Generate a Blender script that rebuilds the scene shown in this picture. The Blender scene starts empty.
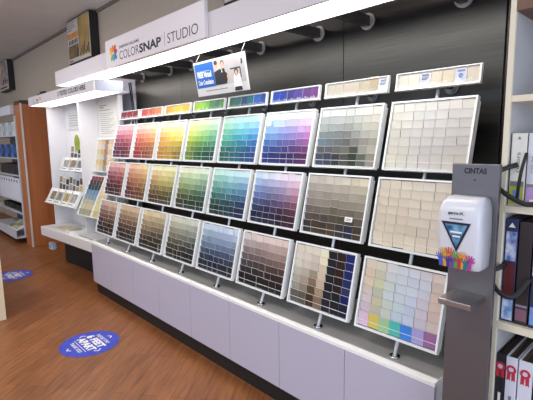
import bpy, bmesh, math, random
from mathutils import Matrix, Vector
random.seed(4)
C = bpy.context.scene.collection
H = 0.55            # worktop height: everything is authored relative to it and lifted at the end
P = 0.46            # width of one bay

# ---------------------------------------------------------------- materials
def lin(c):
    c = c / 255.0
    return c / 12.92 if c <= 0.04045 else ((c + 0.055) / 1.055) ** 2.4
def rgb(c): return (lin(c[0]), lin(c[1]), lin(c[2]), 1.0)
MATS = {}
def mat(name, col=(200, 200, 200), rough=0.5, metal=0.0, emit=None, alpha=1.0, spec=0.5, trans=0.0, aniso=0.0):
    if name in MATS: return MATS[name]
    m = bpy.data.materials.new(name); m.use_nodes = True
    b = m.node_tree.nodes['Principled BSDF']
    b.inputs['Base Color'].default_value = rgb(col)
    b.inputs['Roughness'].default_value = rough
    b.inputs['Metallic'].default_value = metal
    b.inputs['Specular IOR Level'].default_value = spec
    b.inputs['Alpha'].default_value = alpha
    b.inputs['Transmission Weight'].default_value = trans
    b.inputs['Anisotropic'].default_value = aniso
    if emit:
        b.inputs['Emission Color'].default_value = rgb(emit[:3]); b.inputs['Emission Strength'].default_value = emit[3]
    MATS[name] = m
    return m
def nodes(m): return m.node_tree.nodes, m.node_tree.links, m.node_tree.nodes['Principled BSDF']
def noisy(name, c1, c2, scale=(8, 8, 8), rough=0.5, detail=4, metal=0.0, spec=0.5, lo=0.35, hi=0.65, bump=0.0):
    m = mat(name, c1, rough, metal, spec=spec); n, l, b = nodes(m)
    tc = n.new('ShaderNodeTexCoord'); mp = n.new('ShaderNodeMapping'); mp.inputs['Scale'].default_value = scale
    nz = n.new('ShaderNodeTexNoise'); nz.inputs['Scale'].default_value = 1.0; nz.inputs['Detail'].default_value = detail
    cr = n.new('ShaderNodeValToRGB'); cr.color_ramp.elements[0].color = rgb(c1); cr.color_ramp.elements[1].color = rgb(c2)
    cr.color_ramp.elements[0].position = lo; cr.color_ramp.elements[1].position = hi
    l.new(tc.outputs['Object'], mp.inputs['Vector']); l.new(mp.outputs['Vector'], nz.inputs['Vector'])
    l.new(nz.outputs['Fac'], cr.inputs['Fac']); l.new(cr.outputs['Color'], b.inputs['Base Color'])
    if bump:
        bp = n.new('ShaderNodeBump'); bp.inputs['Strength'].default_value = bump; bp.inputs['Distance'].default_value = 0.002
        l.new(nz.outputs['Fac'], bp.inputs['Height']); l.new(bp.outputs['Normal'], b.inputs['Normal'])
    return m
def floor_mat():
    m = mat('floor_planks', (120, 70, 40), 0.38, spec=0.45); n, l, b = nodes(m)
    tc = n.new('ShaderNodeTexCoord'); mp = n.new('ShaderNodeMapping'); mp.inputs['Rotation'].default_value = (0, 0, math.radians(52))
    l.new(tc.outputs['Object'], mp.inputs['Vector'])
    br = n.new('ShaderNodeTexBrick'); br.inputs['Scale'].default_value = 1.0
    br.inputs['Brick Width'].default_value = 0.75; br.inputs['Row Height'].default_value = 0.095
    br.inputs['Mortar Size'].default_value = 0.002; br.inputs['Mortar Smooth'].default_value = 0.3
    br.inputs['Color1'].default_value = rgb((150, 97, 57)); br.inputs['Color2'].default_value = rgb((134, 84, 48))
    br.inputs['Mortar'].default_value = rgb((96, 58, 36)); br.offset = 0.37
    l.new(mp.outputs['Vector'], br.inputs['Vector'])
    m2 = n.new('ShaderNodeMapping'); m2.inputs['Scale'].default_value = (3, 26, 1); l.new(mp.outputs['Vector'], m2.inputs['Vector'])
    nz = n.new('ShaderNodeTexNoise'); nz.inputs['Scale'].default_value = 1.5; nz.inputs['Detail'].default_value = 6; l.new(m2.outputs['Vector'], nz.inputs['Vector'])
    cr = n.new('ShaderNodeValToRGB'); cr.color_ramp.elements[0].position = 0.3; cr.color_ramp.elements[1].position = 0.72
    cr.color_ramp.elements[0].color = (0.66, 0.62, 0.6, 1); cr.color_ramp.elements[1].color = (1.15, 1.12, 1.1, 1); l.new(nz.outputs['Fac'], cr.inputs['Fac'])
    mx = n.new('ShaderNodeMix'); mx.data_type = 'RGBA'; mx.blend_type = 'MULTIPLY'; mx.inputs['Factor'].default_value = 1.0
    l.new(br.outputs['Color'], mx.inputs['A']); l.new(cr.outputs['Color'], mx.inputs['B']); l.new(mx.outputs['Result'], b.inputs['Base Color'])
    return m
def chip_mat(name, attr):
    m = mat(name, (255, 255, 255), 0.55, spec=0.35); n, l, b = nodes(m)
    if attr:
        a = n.new('ShaderNodeAttribute'); a.attribute_name = 'chip_colour'; l.new(a.outputs['Color'], b.inputs['Base Color'])
    else:
        a = n.new('ShaderNodeObjectInfo'); l.new(a.outputs['Color'], b.inputs['Base Color'])
    return m
def wood(name, c1, c2, sx=3, sy=3, sz=0.8, rough=0.4): return noisy(name, c1, c2, (sx * 6, sy * 6, sz), rough, 6, lo=0.3, hi=0.7)

WHITE = mat('white_laminate', (226, 224, 226), 0.4)
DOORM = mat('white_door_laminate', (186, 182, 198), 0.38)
FRAME = mat('white_acrylic', (232, 234, 232), 0.35)
EDGE = mat('card_edge', (210, 209, 206), 0.6)
BACKING = mat('tray_backing', (96, 94, 91), 0.6)
BLACK = mat('black_plastic', (20, 20, 22), 0.45)
CHROME = mat('chrome', (200, 202, 205), 0.18, 1.0)
STEEL = noisy('brushed_steel', (64, 63, 61), (72, 71, 69), (3, 3, 200), 0.38, 2, metal=1.0)
DECK = noisy('brushed_deck_steel', (186, 184, 180), (200, 198, 194), (3, 240, 3), 0.36, 2, metal=0.2)
DARKGREY = mat('dark_grey_metal', (52, 51, 52), 0.5)
DIFF = mat('light_diffuser', (255, 255, 255), 0.5, emit=(255, 252, 246, 7.5))
DIFF2 = mat('light_diffuser_small', (255, 255, 255), 0.5, emit=(255, 252, 248, 3.2))
BEIGE = noisy('beige_wall_paint', (184, 170, 152), (189, 175, 157), (30, 30, 30), 0.8, 3)
CEIL = noisy('ceiling_paint', (214, 214, 212), (220, 220, 218), (3, 3, 3), 0.85, 3)
FLOOR = floor_mat()
WOODP = wood('column_veneer', (160, 92, 52), (186, 112, 66))
BROWN = wood('dark_brown_panel', (40, 28, 18), (50, 36, 24))
MAPLE = wood('pale_maple', (214, 196, 162), (224, 208, 176))
CREAM = mat('cream_board', (226, 216, 192), 0.55)
INK = mat('black_ink', (28, 28, 30), 0.6)
GREYINK = mat('grey_ink', (120, 120, 122), 0.6)
CHIP = chip_mat('chip_face', False); CHIPS = chip_mat('chip_face_many', True)
PAPER = mat('white_paper', (236, 235, 230), 0.6)

# ---------------------------------------------------------------- mesh helpers
def frame_m(o, ex, et, en): # local (x, t, n) -> world
    m = Matrix.Identity(4)
    for i, v in enumerate((ex, et, en)):
        for k in range(3): m[k][i] = v[k]
    for k in range(3): m[k][3] = o[k]
    return m
ID = Matrix.Identity(4)
class MB:
    def __init__(s, m=ID): s.bm = bmesh.new(); s.m = m
    def box(s, x0, x1, y0, y1, z0, z1, mi=0, bevel=0.0, m=None):
        mm = s.m if m is None else m
        r = bmesh.ops.create_cube(s.bm, size=1.0); vs = r['verts']
        for v in vs: v.co = Vector(((x0 + x1) / 2 + v.co.x * (x1 - x0), (y0 + y1) / 2 + v.co.y * (y1 - y0), (z0 + z1) / 2 + v.co.z * (z1 - z0)))
        fs = {f for v in vs for f in v.link_faces}
        for f in fs: f.material_index = mi
        if bevel:
            es = list({e for f in fs for e in f.edges})
            g = bmesh.ops.bevel(s.bm, geom=es, offset=bevel, segments=2, affect='EDGES', profile=0.5)
            vs = list({v for f in g['faces'] for v in f.verts} | {v for v in vs if v.is_valid})
        for v in vs: v.co = mm @ v.co
        return s
    def cyl(s, p0, p1, r, n=16, r2=None, mi=0):
        p0 = s.m @ Vector(p0); p1 = s.m @ Vector(p1); d = p1 - p0
        q = d.to_track_quat('Z', 'Y').to_matrix().to_4x4(); q.translation = (p0 + p1) / 2
        r_ = bmesh.ops.create_cone(s.bm, cap_ends=True, segments=n, radius1=r, radius2=r if r2 is None else r2, depth=d.length, matrix=q)
        for f in {f for v in r_['verts'] for f in v.link_faces}: f.material_index = mi; f.smooth = len(f.verts) == 4
        return s
    def prism(s, pts, n0, n1, mi=0, m=None): # polygon in (x,y) extruded along third axis n0..n1
        mm = s.m if m is None else m
        a = [s.bm.verts.new(mm @ Vector((p[0], p[1], n0))) for p in pts]; b = [s.bm.verts.new(mm @ Vector((p[0], p[1], n1))) for p in pts]
        fs = [s.bm.faces.new(a[::-1]), s.bm.faces.new(b)]
        k = len(pts)
        for i in range(k): fs.append(s.bm.faces.new((a[i], a[(i + 1) % k], b[(i + 1) % k], b[i])))
        for f in fs: f.material_index = mi
        return s
    def ring(s, path, sec): # sweep rounded section list (closed loops of equal length)
        loops = [[s.bm.verts.new(s.m @ Vector(p)) for p in lp] for lp in path]
        k = len(loops[0])
        for a, b in zip(loops, loops[1:]):
            for i in range(k):
                f = s.bm.faces.new((a[i], a[(i + 1) % k], b[(i + 1) % k], b[i])); f.smooth = True
        s.bm.faces.new(loops[0][::-1]); s.bm.faces.new(loops[-1])
        return s
    def tube(s, pts, r, n=8, flat=1.0): # rounded tube through points
        pts = [s.m @ Vector(p) for p in pts]; loops = []
        for i, p in enumerate(pts):
            t = (pts[min(i + 1, len(pts) - 1)] - pts[max(i - 1, 0)]).normalized()
            a = t.cross(Vector((0, 1, 0)));  a = a.normalized() if a.length > 1e-4 else Vector((1, 0, 0)); b = t.cross(a).normalized()
            loops.append([s.bm.verts.new(p + a * (r * math.cos(2 * math.pi * k / n)) + b * (r * flat * math.sin(2 * math.pi * k / n))) for k in range(n)])
        for a, b in zip(loops, loops[1:]):
            for i in range(n):
                f = s.bm.faces.new((a[i], a[(i + 1) % n], b[(i + 1) % n], b[i])); f.smooth = True
        s.bm.faces.new(loops[0][::-1]); s.bm.faces.new(loops[-1])
        return s
    def text(s, body, x0, y0, w, h, n0=0.0, th=0.0008, bold=0.0, m=None, spacing=1.0):
        mm = s.m if m is None else m
        cu = bpy.data.curves.new('t', 'FONT'); cu.body = body; cu.size = 1.0; cu.offset = bold; cu.space_character = spacing; cu.resolution_u = 3
        ob = bpy.data.objects.new('t', cu); C.objects.link(ob)
        dg = bpy.context.evaluated_depsgraph_get(); me = bpy.data.meshes.new_from_object(ob.evaluated_get(dg))
        xs = [v.co.x for v in me.vertices]; ys = [v.co.y for v in me.vertices]
        sx = w / (max(xs) - min(xs)); sy = h / (max(ys) - min(ys)); mx, my = min(xs), min(ys)
        vs = [s.bm.verts.new(mm @ Vector((x0 + (v.co.x - mx) * sx, y0 + (v.co.y - my) * sy, n0 + th))) for v in me.vertices]
        for p in me.polygons:
            try: s.bm.faces.new([vs[i] for i in p.vertices])
            except ValueError: pass
        bpy.data.objects.remove(ob); bpy.data.curves.remove(cu); bpy.data.meshes.remove(me)
        return s
    def build(s, name, mats, parent=None, origin=None):
        bmesh.ops.recalc_face_normals(s.bm, faces=s.bm.faces) if parent is None or True else None
        if not isinstance(mats, (list, tuple)): mats = [mats]
        o = bpy.data.objects.new(name, bpy.data.meshes.new(name))
        if parent is not None:
            r = parent
            while r.parent: r = r.parent
            inv = ROOT[r.name].inverted(); o.parent = parent
        else:
            cs = [v.co for v in s.bm.verts]
            bx = [(min(c[k] for c in cs), max(c[k] for c in cs)) for k in range(3)]
            loc = Vector(((bx[0][0] + bx[0][1]) / 2, (bx[1][0] + bx[1][1]) / 2, bx[2][0]))
            o.location = loc; inv = Matrix.Translation(loc).inverted(); ROOT[o.name] = Matrix.Translation(loc)
        for v in s.bm.verts: v.co = inv @ v.co
        s.bm.to_mesh(o.data); s.bm.free()
        for m in mats: o.data.materials.append(m)
        C.objects.link(o)
        return o
ROOT = {}
def tag(o, label, cat, group=None, kind=None):
    if label: o['label'] = label
    if cat: o['category'] = cat
    if group: o['group'] = group
    if kind: o['kind'] = kind
    return o
def thing(name, label, cat, loc=(0, 0, 0), m=None, group=None):
    o = bpy.data.objects.new(name, None); o.empty_display_size = 0.05; C.objects.link(o)
    if m is None: o.location = loc; ROOT[o.name] = Matrix.Translation(Vector(loc))
    else: o.matrix_world = m; ROOT[o.name] = m.copy()
    return tag(o, label, cat, group)
def copy_tree(o, parent=None):
    c = o.copy(); C.objects.link(c)
    if parent: c.parent = parent
    for ch in list(o.children): copy_tree(ch, c)
    return c
def struct(o, nm=None): o['kind'] = 'structure'; return o
ORD = ['first', 'second', 'third', 'fourth', 'fifth', 'sixth', 'seventh', 'eighth']
FACE = lambda x, y, z: frame_m((x, y, z), (1, 0, 0), (0, 0, 1), (0, -1, 0))   # a plane facing the room, local (x, up, out)

# ---------------------------------------------------------------- room shell
XL, XR, YF, YB, ZC = -7.0, 8.5, -6.5, 0.60, 2.60
struct(MB().box(XL, XR, YF, YB + .2, -H - .1, -H).build('floor', FLOOR))
struct(MB().box(XL, XR, YF, YB + .2, ZC, ZC + .1).build('ceiling', CEIL))
struct(MB().box(XL, XR, YB, YB + .2, -H, ZC).build('wall_back', BEIGE))
struct(MB().box(XL - .1, XL, YF, YB, -H, ZC).build('wall_left', BEIGE))
struct(MB().box(XL, XR, YB - .02, YB, ZC - .035, ZC).build('trim_1', mat('trim_paint', (120, 112, 102), 0.7)))
struct(MB().box(3.69, 6.5, YB - .025, YB, -H, 2.3).build('wall_right_panelling', BROWN)).name = 'trim_2'
struct(MB().box(-.72, .035, YB - .028, YB, .6, 1.78).build('trim_3', mat('cool_grey_board', (168, 170, 182), 0.6)))

# steel cladding
xs = [0.045, 0.95, 1.865, 2.775, 3.685]
wh = ['leftmost', 'second from left', 'third from left', 'rightmost']
for i in range(4):
    tag(MB().box(xs[i] + .002, xs[i + 1] - .002,   .57, .5995, -.02, 2.02, bevel=.001).build('steel_panel', STEEL),
        'brushed steel wall panel behind the colour racks, %s of four' % wh[i], 'wall panel', 'steel wall panels')

# ---------------------------------------------------------------- main cabinets and worktop
TOE = mat('toe_kick_black', (24, 20, 19), 0.6)
bay = ['leftmost', 'second', 'third', 'fourth', 'fifth', 'sixth', 'seventh', 'rightmost']
for i in range(8):
    x0, x1 = i * P, (i + 1) * P
    lab = {0: 'white base cabinet at the left end of the long display', 7: 'white base cabinet at the right end beside the steel sanitizer stand'}.get(
        i, 'white base cabinet, %s from the left under the colour racks' % bay[i])
    t = thing('base_cabinet', lab, 'cabinet', (x0 + P / 2, .27, -H), group='white base cabinets')
    MB().box(x0 + .001, x1 - .001, .02, .565, -.426, -.022).build('body', WHITE, t)
    MB().box(x0 + .0015, x1 - .0015, .0, .0195, -.426, -.024, bevel=.0012).build('door', DOORM, t)
    MB().box(x0 + .0005, x1 - .0005, .035, .06, -H, -.4265).build('plinth', TOE, t)
    if i in (2, 4, 6):
        for q in (.12, .17): MB().box(x0 + q - .012, x0 + q + .012, .022, .0345, -.452, -.4268, bevel=.003).build('levelling_clip', DARKGREY, t)
t = thing('worktop', 'long white edged steel worktop on the row of base cabinets', 'worktop', (4 * P, .28, -.022))
MB().box(0, 8 * P, .0, .565, -.0218, -.001, bevel=.0015).build('slab', mat('worktop_white', (240, 239, 236), .65, spec=.2), t)
MB().box(.004, 8 * P - .004, .036, .56, -.001, .001).build('deck', DECK, t); t.children[-1]['label'] = 'brushed steel top surface'

# ---------------------------------------------------------------- posts
def post_y(z): return .085 + .267 * z
def post(i):
    cx = (i + .5) * P
    t = thing('support_post', '', 'post', (cx, .083, 0.001), group='chrome posts carrying the racks')
    t['label'] = 'slim chrome post rising from the worktop behind the %s column of racks' % COLS[i]
    MB().cyl((cx, .075, .001), (cx, .075, .010), .024, 20).cyl((cx, .076, .010), (cx, .076, .016), .014, 16).build('base_flange', CHROME, t)
    MB().tube([(cx, .077, .012), (cx, post_y(.1) - .001, .1), (cx, post_y(.6), .6), (cx, post_y(1.29), 1.29)], .0085, 12).build('tube', mat('satin_chrome', (224, 226, 230), .35, .3), t)
    t = thing('wall_bracket', '', 'bracket', (cx, .57, 1.22), group='round wall brackets behind the header trays')
    t['label'] = 'round grey wall bracket behind the header tray over the %s column' % COLS[i]
    MB().cyl((cx, .4255, 1.262), (cx, .562, 1.262), .010, 12).build('arm', DARKGREY, t)
    MB().cyl((cx, .561, 1.262), (cx, .5695, 1.262), .034, 24).cyl((cx, .555, 1.262), (cx, .561, 1.262), .024, 24).build('flange', mat('satin_grey', (112, 112, 112), .4, .6), t)
COLS = ['red', 'orange', 'yellow', 'green', 'aqua', 'purple', 'grey', 'off-white']
for i in range(8): post(i)

# ---------------------------------------------------------------- colour racks
A = math.radians(14.3); LR = 0.3475; WR = 0.417
ROWS = {0: (.2585, .8576), 1: (.1499, .4863), 2: (.0383, .103)}
OFF = .0263
ET = (0, math.sin(A), math.cos(A)); EN = (0, -math.cos(A), math.sin(A))
def rack_m(c, r): return frame_m((c * P + OFF, ROWS[r][0], ROWS[r][1]), (1, 0, 0), ET, EN)
PX = (WR - .022) / 7; PT = (LR - .020) / 7.75
names = {0: ['pink to burgundy', 'coral to rust', 'yellow to ochre', 'lime to green', 'aqua to blue', 'sky blue to purple', 'pale to dark grey', 'off-white'],
         1: ['dusty rose to maroon', 'peach to brown', 'straw to olive', 'sage to forest green', 'mist to deep teal', 'lavender to plum', 'stone to dark taupe', 'cream'],
         2: ['mauve to brown', 'tan to umber', 'sand to bronze', 'pale to charcoal olive', 'powder blue to navy', 'pinkish grey to espresso', 'beige and black', 'pale pastel']}
rown = ['top', 'middle', 'bottom']
def make_rack():
    m = rack_m(0, 0); t = thing('colour_rack', 'x', 'display rack', m=m, group='tilted colour chip racks')
    f = MB(m); b = .009
    f.box(0, WR, 0, b, -.028, 0).box(0, WR, LR - b, LR, -.028, 0).box(0, b, b, LR - b, -.028, 0).box(WR - b, WR, b, LR - b, -.028, 0)
    f.build('frame', FRAME, t)
    MB(m).box(b, WR - b, b, LR - b, -.0275, -.0235).build('backing', BACKING, t)
    MB(m).box(.001, WR - .001, .012, LR - .016, -.0435, -.0285, bevel=.001).build('back_board', FRAME, t)
    MB(m).box(b, WR - b, .009 + PT * .74, .009 + PT * .74 + .0022, .0005, .002).box(b, WR - b, .009, .012, .0005, .002).build('lip', FRAME, t)
    MB(m).box(WR / 2 - .015, WR / 2 + .015, .15, .19, -.0450, -.0438).build('mount_bracket', CHROME, t)
    return t
proto = make_rack()
RACKM = {}
for c in range(8):
    for r in range(3):
        o = proto if (c, r) == (0, 0) else copy_tree(proto)
        o.matrix_world = rack_m(c, r)
        o['label'] = '%s row rack of %s paint chips, %s from left' % (rown[r].capitalize(), names[r][c], ORD[c])

G = {  # (row, column): colours top L/M/R, middle, bottom
 (0,0): ((204,156,164),(212,156,160),(216,154,156),(160,66,98),(172,66,88),(182,74,82),(82,24,66),(98,22,50),(140,28,44)),
 (0,1): ((236,170,162),(234,186,164),(240,206,160),(214,88,72),(228,128,80),(232,156,70),(176,30,32),(168,62,36),(176,104,36)),
 (0,2): ((248,214,160),(250,236,170),(246,240,180),(240,168,70),(246,210,64),(236,220,84),(214,140,36),(206,164,24),(150,118,28)),
 (0,3): ((234,238,160),(206,230,170),(184,224,190),(200,214,60),(128,196,90),(92,186,140),(122,150,26),(24,104,54),(8,82,76)),
 (0,4): ((172,222,190),(160,222,216),(170,216,236),(78,184,150),(44,170,196),(44,140,212),(6,104,84),(6,98,130),(10,66,150)),
 (0,5): ((190,222,242),(206,210,240),(236,206,232),(96,160,226),(120,126,206),(194,120,194),(12,46,140),(48,34,120),(92,22,92)),
 (0,6): ((216,222,216),(210,214,206),(224,222,208),(138,148,150),(140,144,138),(196,194,178),(52,86,112),(62,58,58),(130,128,112)),
 (0,7): ((232,230,216),(230,230,224),(228,224,214),(226,222,206),(222,220,214),(216,212,204),(222,218,196),(210,206,200),(212,206,192)),
 (1,0): ((206,164,166),(210,166,160),(216,170,156),(142,66,86),(160,82,88),(168,86,78),(72,24,54),(84,26,40),(132,52,40)),
 (1,1): ((222,176,152),(226,190,152),(230,206,156),(176,106,76),(192,136,86),(196,156,92),(112,42,36),(136,78,38),(134,98,44)),
 (1,2): ((236,216,170),(232,222,170),(226,222,170),(186,150,90),(200,184,106),(180,176,104),(112,76,40),(108,88,36),(86,84,36)),
 (1,3): ((220,226,188),(214,226,192),(198,220,194),(156,172,110),(148,178,128),(118,160,134),(74,80,30),(44,78,40),(22,68,58)),
 (1,4): ((180,216,196),(184,220,216),(192,216,228),(98,162,146),(96,162,172),(98,148,184),(16,74,60),(18,72,84),(18,48,96)),
 (1,5): ((188,206,228),(206,204,222),(228,206,216),(104,128,178),(130,124,166),(186,136,156),(20,38,90),(44,26,74),(82,24,46)),
 (1,6): ((198,192,178),(206,198,180),(220,212,186),(138,128,116),(140,132,116),(150,142,122),(50,40,34),(54,44,30),(60,54,36)),
 (1,7): ((224,214,190),(226,218,199),(224,214,198),(220,209,184),(222,212,191),(220,210,192),(214,203,178),(216,204,181),(213,200,184)),
 (2,0): ((200,176,166),(206,182,164),(208,186,164),(140,104,96),(150,116,102),(152,120,100),(66,36,34),(76,44,36),(80,52,38)),
 (2,1): ((206,184,160),(208,188,160),(210,192,164),(150,118,92),(152,124,96),(156,130,104),(64,42,30),(70,50,34),(66,52,36)),
 (2,2): ((220,204,172),(214,200,168),(208,196,170),(170,146,110),(164,146,116),(150,138,114),(82,62,36),(74,58,36),(56,48,36)),
 (2,3): ((206,204,184),(204,206,190),(202,206,196),(156,152,130),(152,154,136),(134,142,132),(74,68,50),(58,60,46),(36,44,42)),
 (2,4): ((196,208,216),(200,212,224),(204,214,226),(124,146,166),(132,150,176),(140,154,176),(42,66,86),(44,58,92),(50,60,80)),
 (2,5): ((216,206,200),(216,202,194),(222,206,196),(134,122,122),(140,120,116),(152,128,118),(32,28,38),(52,36,36),(62,34,30)),
 (2,6): ((224,214,194),)*3 + ((160,150,136),)*3 + ((66,56,46),)*3,
 (2,7): ((226,214,190),)*9,
}
SPECIAL = {}
beig = [[(222,212,190),(226,214,192),(224,214,194),(230,218,190)], [(216,206,188),(216,204,186),(206,196,178),(226,212,180)], [(206,198,180),(204,192,174),(190,178,160),(214,198,170)],
        [(190,184,166),(182,174,156),(146,134,114),(200,184,158)], [(176,170,152),(166,150,130),(128,108,84),(190,170,144)], [(154,148,134),(140,124,108),(86,66,40),(160,138,112)], [(88,82,72),(84,76,66),(66,44,24),(120,98,76)]]
dark = [[(18,18,24),(46,22,20),(22,34,104)], [(18,18,24),(48,24,22),(24,34,98)], [(16,18,24),(44,20,20),(24,32,92)], [(18,20,28),(36,20,20),(28,40,92)], [(20,22,36),(30,18,22),(40,50,88)], [(24,24,34),(20,20,26),(22,30,92)], [(26,26,30),(24,24,28),(20,24,52)]]
for r in range(7):
    for k in range(7): SPECIAL[(2, 6, r, k)] = beig[r][k] if k < 4 else dark[r][k - 4]
pas = [[(236,218,190),(226,222,196),(226,230,226),(224,230,236),(222,228,238),(226,226,226),(232,214,200)], [(234,214,186),(212,212,184),(220,226,222),(216,226,230),(216,226,238),(220,224,232),(226,206,194)],
       [(234,212,182),(220,220,176),(220,228,220),(220,230,236),(222,230,240),(220,222,230),(224,202,188)], [(224,208,196),(200,206,176),(216,226,224),(214,226,230),(214,224,238),(222,216,222),(226,206,188)],
       [(226,206,206),(214,210,170),(212,222,208),(206,224,226),(206,220,238),(220,210,218),(220,198,184)], [(216,196,204),(206,202,176),(210,218,204),(206,220,228),(212,218,236),(212,206,220),(222,204,196)],
       [(222,190,212),(216,198,96),(170,204,150),(84,196,184),(64,140,226),(178,168,220),(164,112,164)]]
for r in range(7):
    for k in range(7): SPECIAL[(2, 7, r, k)] = pas[r][k]
for k, c in enumerate([(66,78,94),(44,56,72),(56,54,62),(72,70,66),(46,58,40),(98,106,96),(150,146,128)]): SPECIAL[(0, 6, 6, k)] = c
for k, c in enumerate([(96,100,104),(96,98,100),(104,100,96),(110,108,98),(88,90,78),(168,168,152),(196,190,172)]): SPECIAL[(0, 6, 5, k)] = c
for k, c in enumerate([(50,40,36),(60,44,24),(60,48,36),(66,50,28),(54,48,42),(34,40,60),(64,54,36)]): SPECIAL[(1, 6, 6, k)] = c
def chip_colour(rw, c, r, k):
    if (rw, c, r, k) in SPECIAL: base = SPECIAL[(rw, c, r, k)]
    else:
        g = G[(rw, c)]; y = r / 6 * 2; x = k / 6 * 2; i = min(int(y), 1); j = min(int(x), 1); fy = y - i; fx = x - j
        base = tuple((g[i*3+j][q] * (1-fx) + g[i*3+j+1][q] * fx) * (1-fy) + (g[i*3+3+j][q] * (1-fx) + g[i*3+4+j][q] * fx) * fy for q in range(3))
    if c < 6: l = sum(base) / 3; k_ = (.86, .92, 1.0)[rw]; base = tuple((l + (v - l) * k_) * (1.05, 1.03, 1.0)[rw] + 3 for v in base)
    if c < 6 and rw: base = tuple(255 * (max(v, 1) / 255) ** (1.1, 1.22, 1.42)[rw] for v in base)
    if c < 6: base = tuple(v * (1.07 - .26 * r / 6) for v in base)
    d = random.uniform(-7, 7) if (rw, c) not in ((0, 7), (1, 7), (2, 7)) else random.uniform(-3, 3)
    gain = (.96, 1.03, 1.05 if c == 6 else .97)[rw] if c >= 6 else (1.0, 1.04, 1.04)[rw]
    return tuple(max(4, min(244, v * gain + d + random.uniform(-1.5, 1.5))) for v in base)
def cname(c):
    import colorsys
    h, s, v = colorsys.rgb_to_hsv(c[0] / 255, c[1] / 255, c[2] / 255); h *= 360
    if v < .2: return 'black' if s < .35 or v < .13 else 'near-black'
    if s < .09: return 'off-white' if v > .84 else 'pale grey' if v > .66 else 'mid grey' if v > .4 else 'dark grey'
    if s < .26:
        if 15 <= h < 75: return 'cream' if v > .82 else 'greige' if v > .6 else 'taupe' if v > .38 else 'dark taupe'
        if 75 <= h < 170: return 'grey-green'
        if 170 <= h < 260: return 'pale grey-blue' if v > .7 else 'slate'
        return 'pale lilac' if 260 <= h < 330 else 'pale pink'
    pre = 'pale ' if v > .8 and s < .4 else 'dark ' if v < .42 else ''
    nm = 'red' if h < 12 or h >= 345 else ('brown' if v < .65 else 'orange') if h < 36 else ('olive' if v < .65 else 'yellow') if h < 68 else 'green' if h < 160 else 'teal' if h < 190 else 'blue' if h < 250 else 'purple' if h < 310 else 'pink'
    return pre + nm
def chip_mesh(w, h, lean, name):   # face towards -Y when upright; origin at the top edge centre
    b = MB(); th = .0042; q = math.asin(lean / h)
    b.box(-w/2, w/2, -h, 0, -th, 0, mi=1); b.box(-w/2, w/2, -.0018, .0002, .0001, .0010, mi=1)
    for v in b.bm.verts: # lean: bottom goes back
        y, z = v.co.y, v.co.z; v.co.y = y * math.cos(q) + z * math.sin(q) * 0; v.co.z = z + y * math.sin(q)
    for f in b.bm.faces:
        f.normal_update()
        if f.normal.z > .9 and f.calc_area() > w * .01: f.material_index = 0
    me = bpy.data.meshes.new(name); b.bm.to_mesh(me); b.bm.free(); me.materials.append(CHIP); me.materials.append(EDGE)
    return me
CW = PX - .0017
me_a = chip_mesh(CW, .0505, .0135, 'colour_chip'); me_b = chip_mesh(CW, PT * 1.62, .0115, 'colour_chip_tall')
first = None
many = []
shade = {(0,6): 'grey', (1,6): 'taupe', (2,6): 'beige-black', (0,7): 'off-white', (1,7): 'cream', (2,7): 'pastel'}
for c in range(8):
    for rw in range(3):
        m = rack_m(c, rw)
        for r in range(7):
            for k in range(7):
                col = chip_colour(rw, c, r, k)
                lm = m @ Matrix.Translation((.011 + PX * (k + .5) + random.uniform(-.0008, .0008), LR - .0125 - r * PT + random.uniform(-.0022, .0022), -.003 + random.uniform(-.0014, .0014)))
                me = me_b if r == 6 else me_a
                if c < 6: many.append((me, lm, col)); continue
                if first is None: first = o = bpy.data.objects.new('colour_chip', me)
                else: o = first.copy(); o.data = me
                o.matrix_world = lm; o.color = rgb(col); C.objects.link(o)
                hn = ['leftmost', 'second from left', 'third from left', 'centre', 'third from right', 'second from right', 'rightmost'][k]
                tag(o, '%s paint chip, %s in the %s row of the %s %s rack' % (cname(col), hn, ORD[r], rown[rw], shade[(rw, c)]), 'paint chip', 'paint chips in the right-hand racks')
bm = bmesh.new(); lay = bm.loops.layers.float_color.new('chip_colour')
for me, lm, col in many:
    vs = [bm.verts.new(lm @ v.co) for v in me.vertices]; q = rgb(col)
    for p in me.polygons:
        f = bm.faces.new([vs[i] for i in p.vertices]); f.material_index = p.material_index
        for lp in f.loops: lp[lay] = q
mm = bpy.data.meshes.new('paint_chips'); bm.to_mesh(mm); bm.free(); mm.materials.append(CHIPS); mm.materials.append(EDGE)
o = bpy.data.objects.new('paint_chips', mm); C.objects.link(o)
tag(o, 'many small paint chips in rainbow order filling the six left columns of racks', 'paint chips', kind='stuff')
# small paper tags stuck on the racks
m = rack_m(6, 1); b = MB(m).box(.011 + PX * 5 + .004, .011 + PX * 6 - .004, LR - .0105 - 5.62 * PT, LR - .0105 - 5.0 * PT, .0006, .0016)
b.box(.011 + PX * 5 + .012, .011 + PX * 6 - .012, LR - .0105 - 5.3 * PT, LR - .0105 - 5.22 * PT, .0016, .0019, mi=1).box(.011 + PX * 5 + .010, .011 + PX * 6 - .016, LR - .0105 - 5.46 * PT, LR - .0105 - 5.4 * PT, .0016, .0019, mi=1)
tag(b.build('paper_tag', [PAPER, GREYINK]), 'small white paper tag stuck over the dark chips of the taupe rack', 'tag')
m = rack_m(5, 0); b = MB(m).prism([(.02, LR - .012 - 1.9 * PT), (.062, LR - .012 - 1.9 * PT), (.058, LR - .012 - 1.2 * PT), (.036, LR - .012 - .95 * PT)], .0006, .0016)
tag(b.build('paper_tag', PAPER), 'small white paper tag on the upper left of the purple rack', 'tag')

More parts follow.
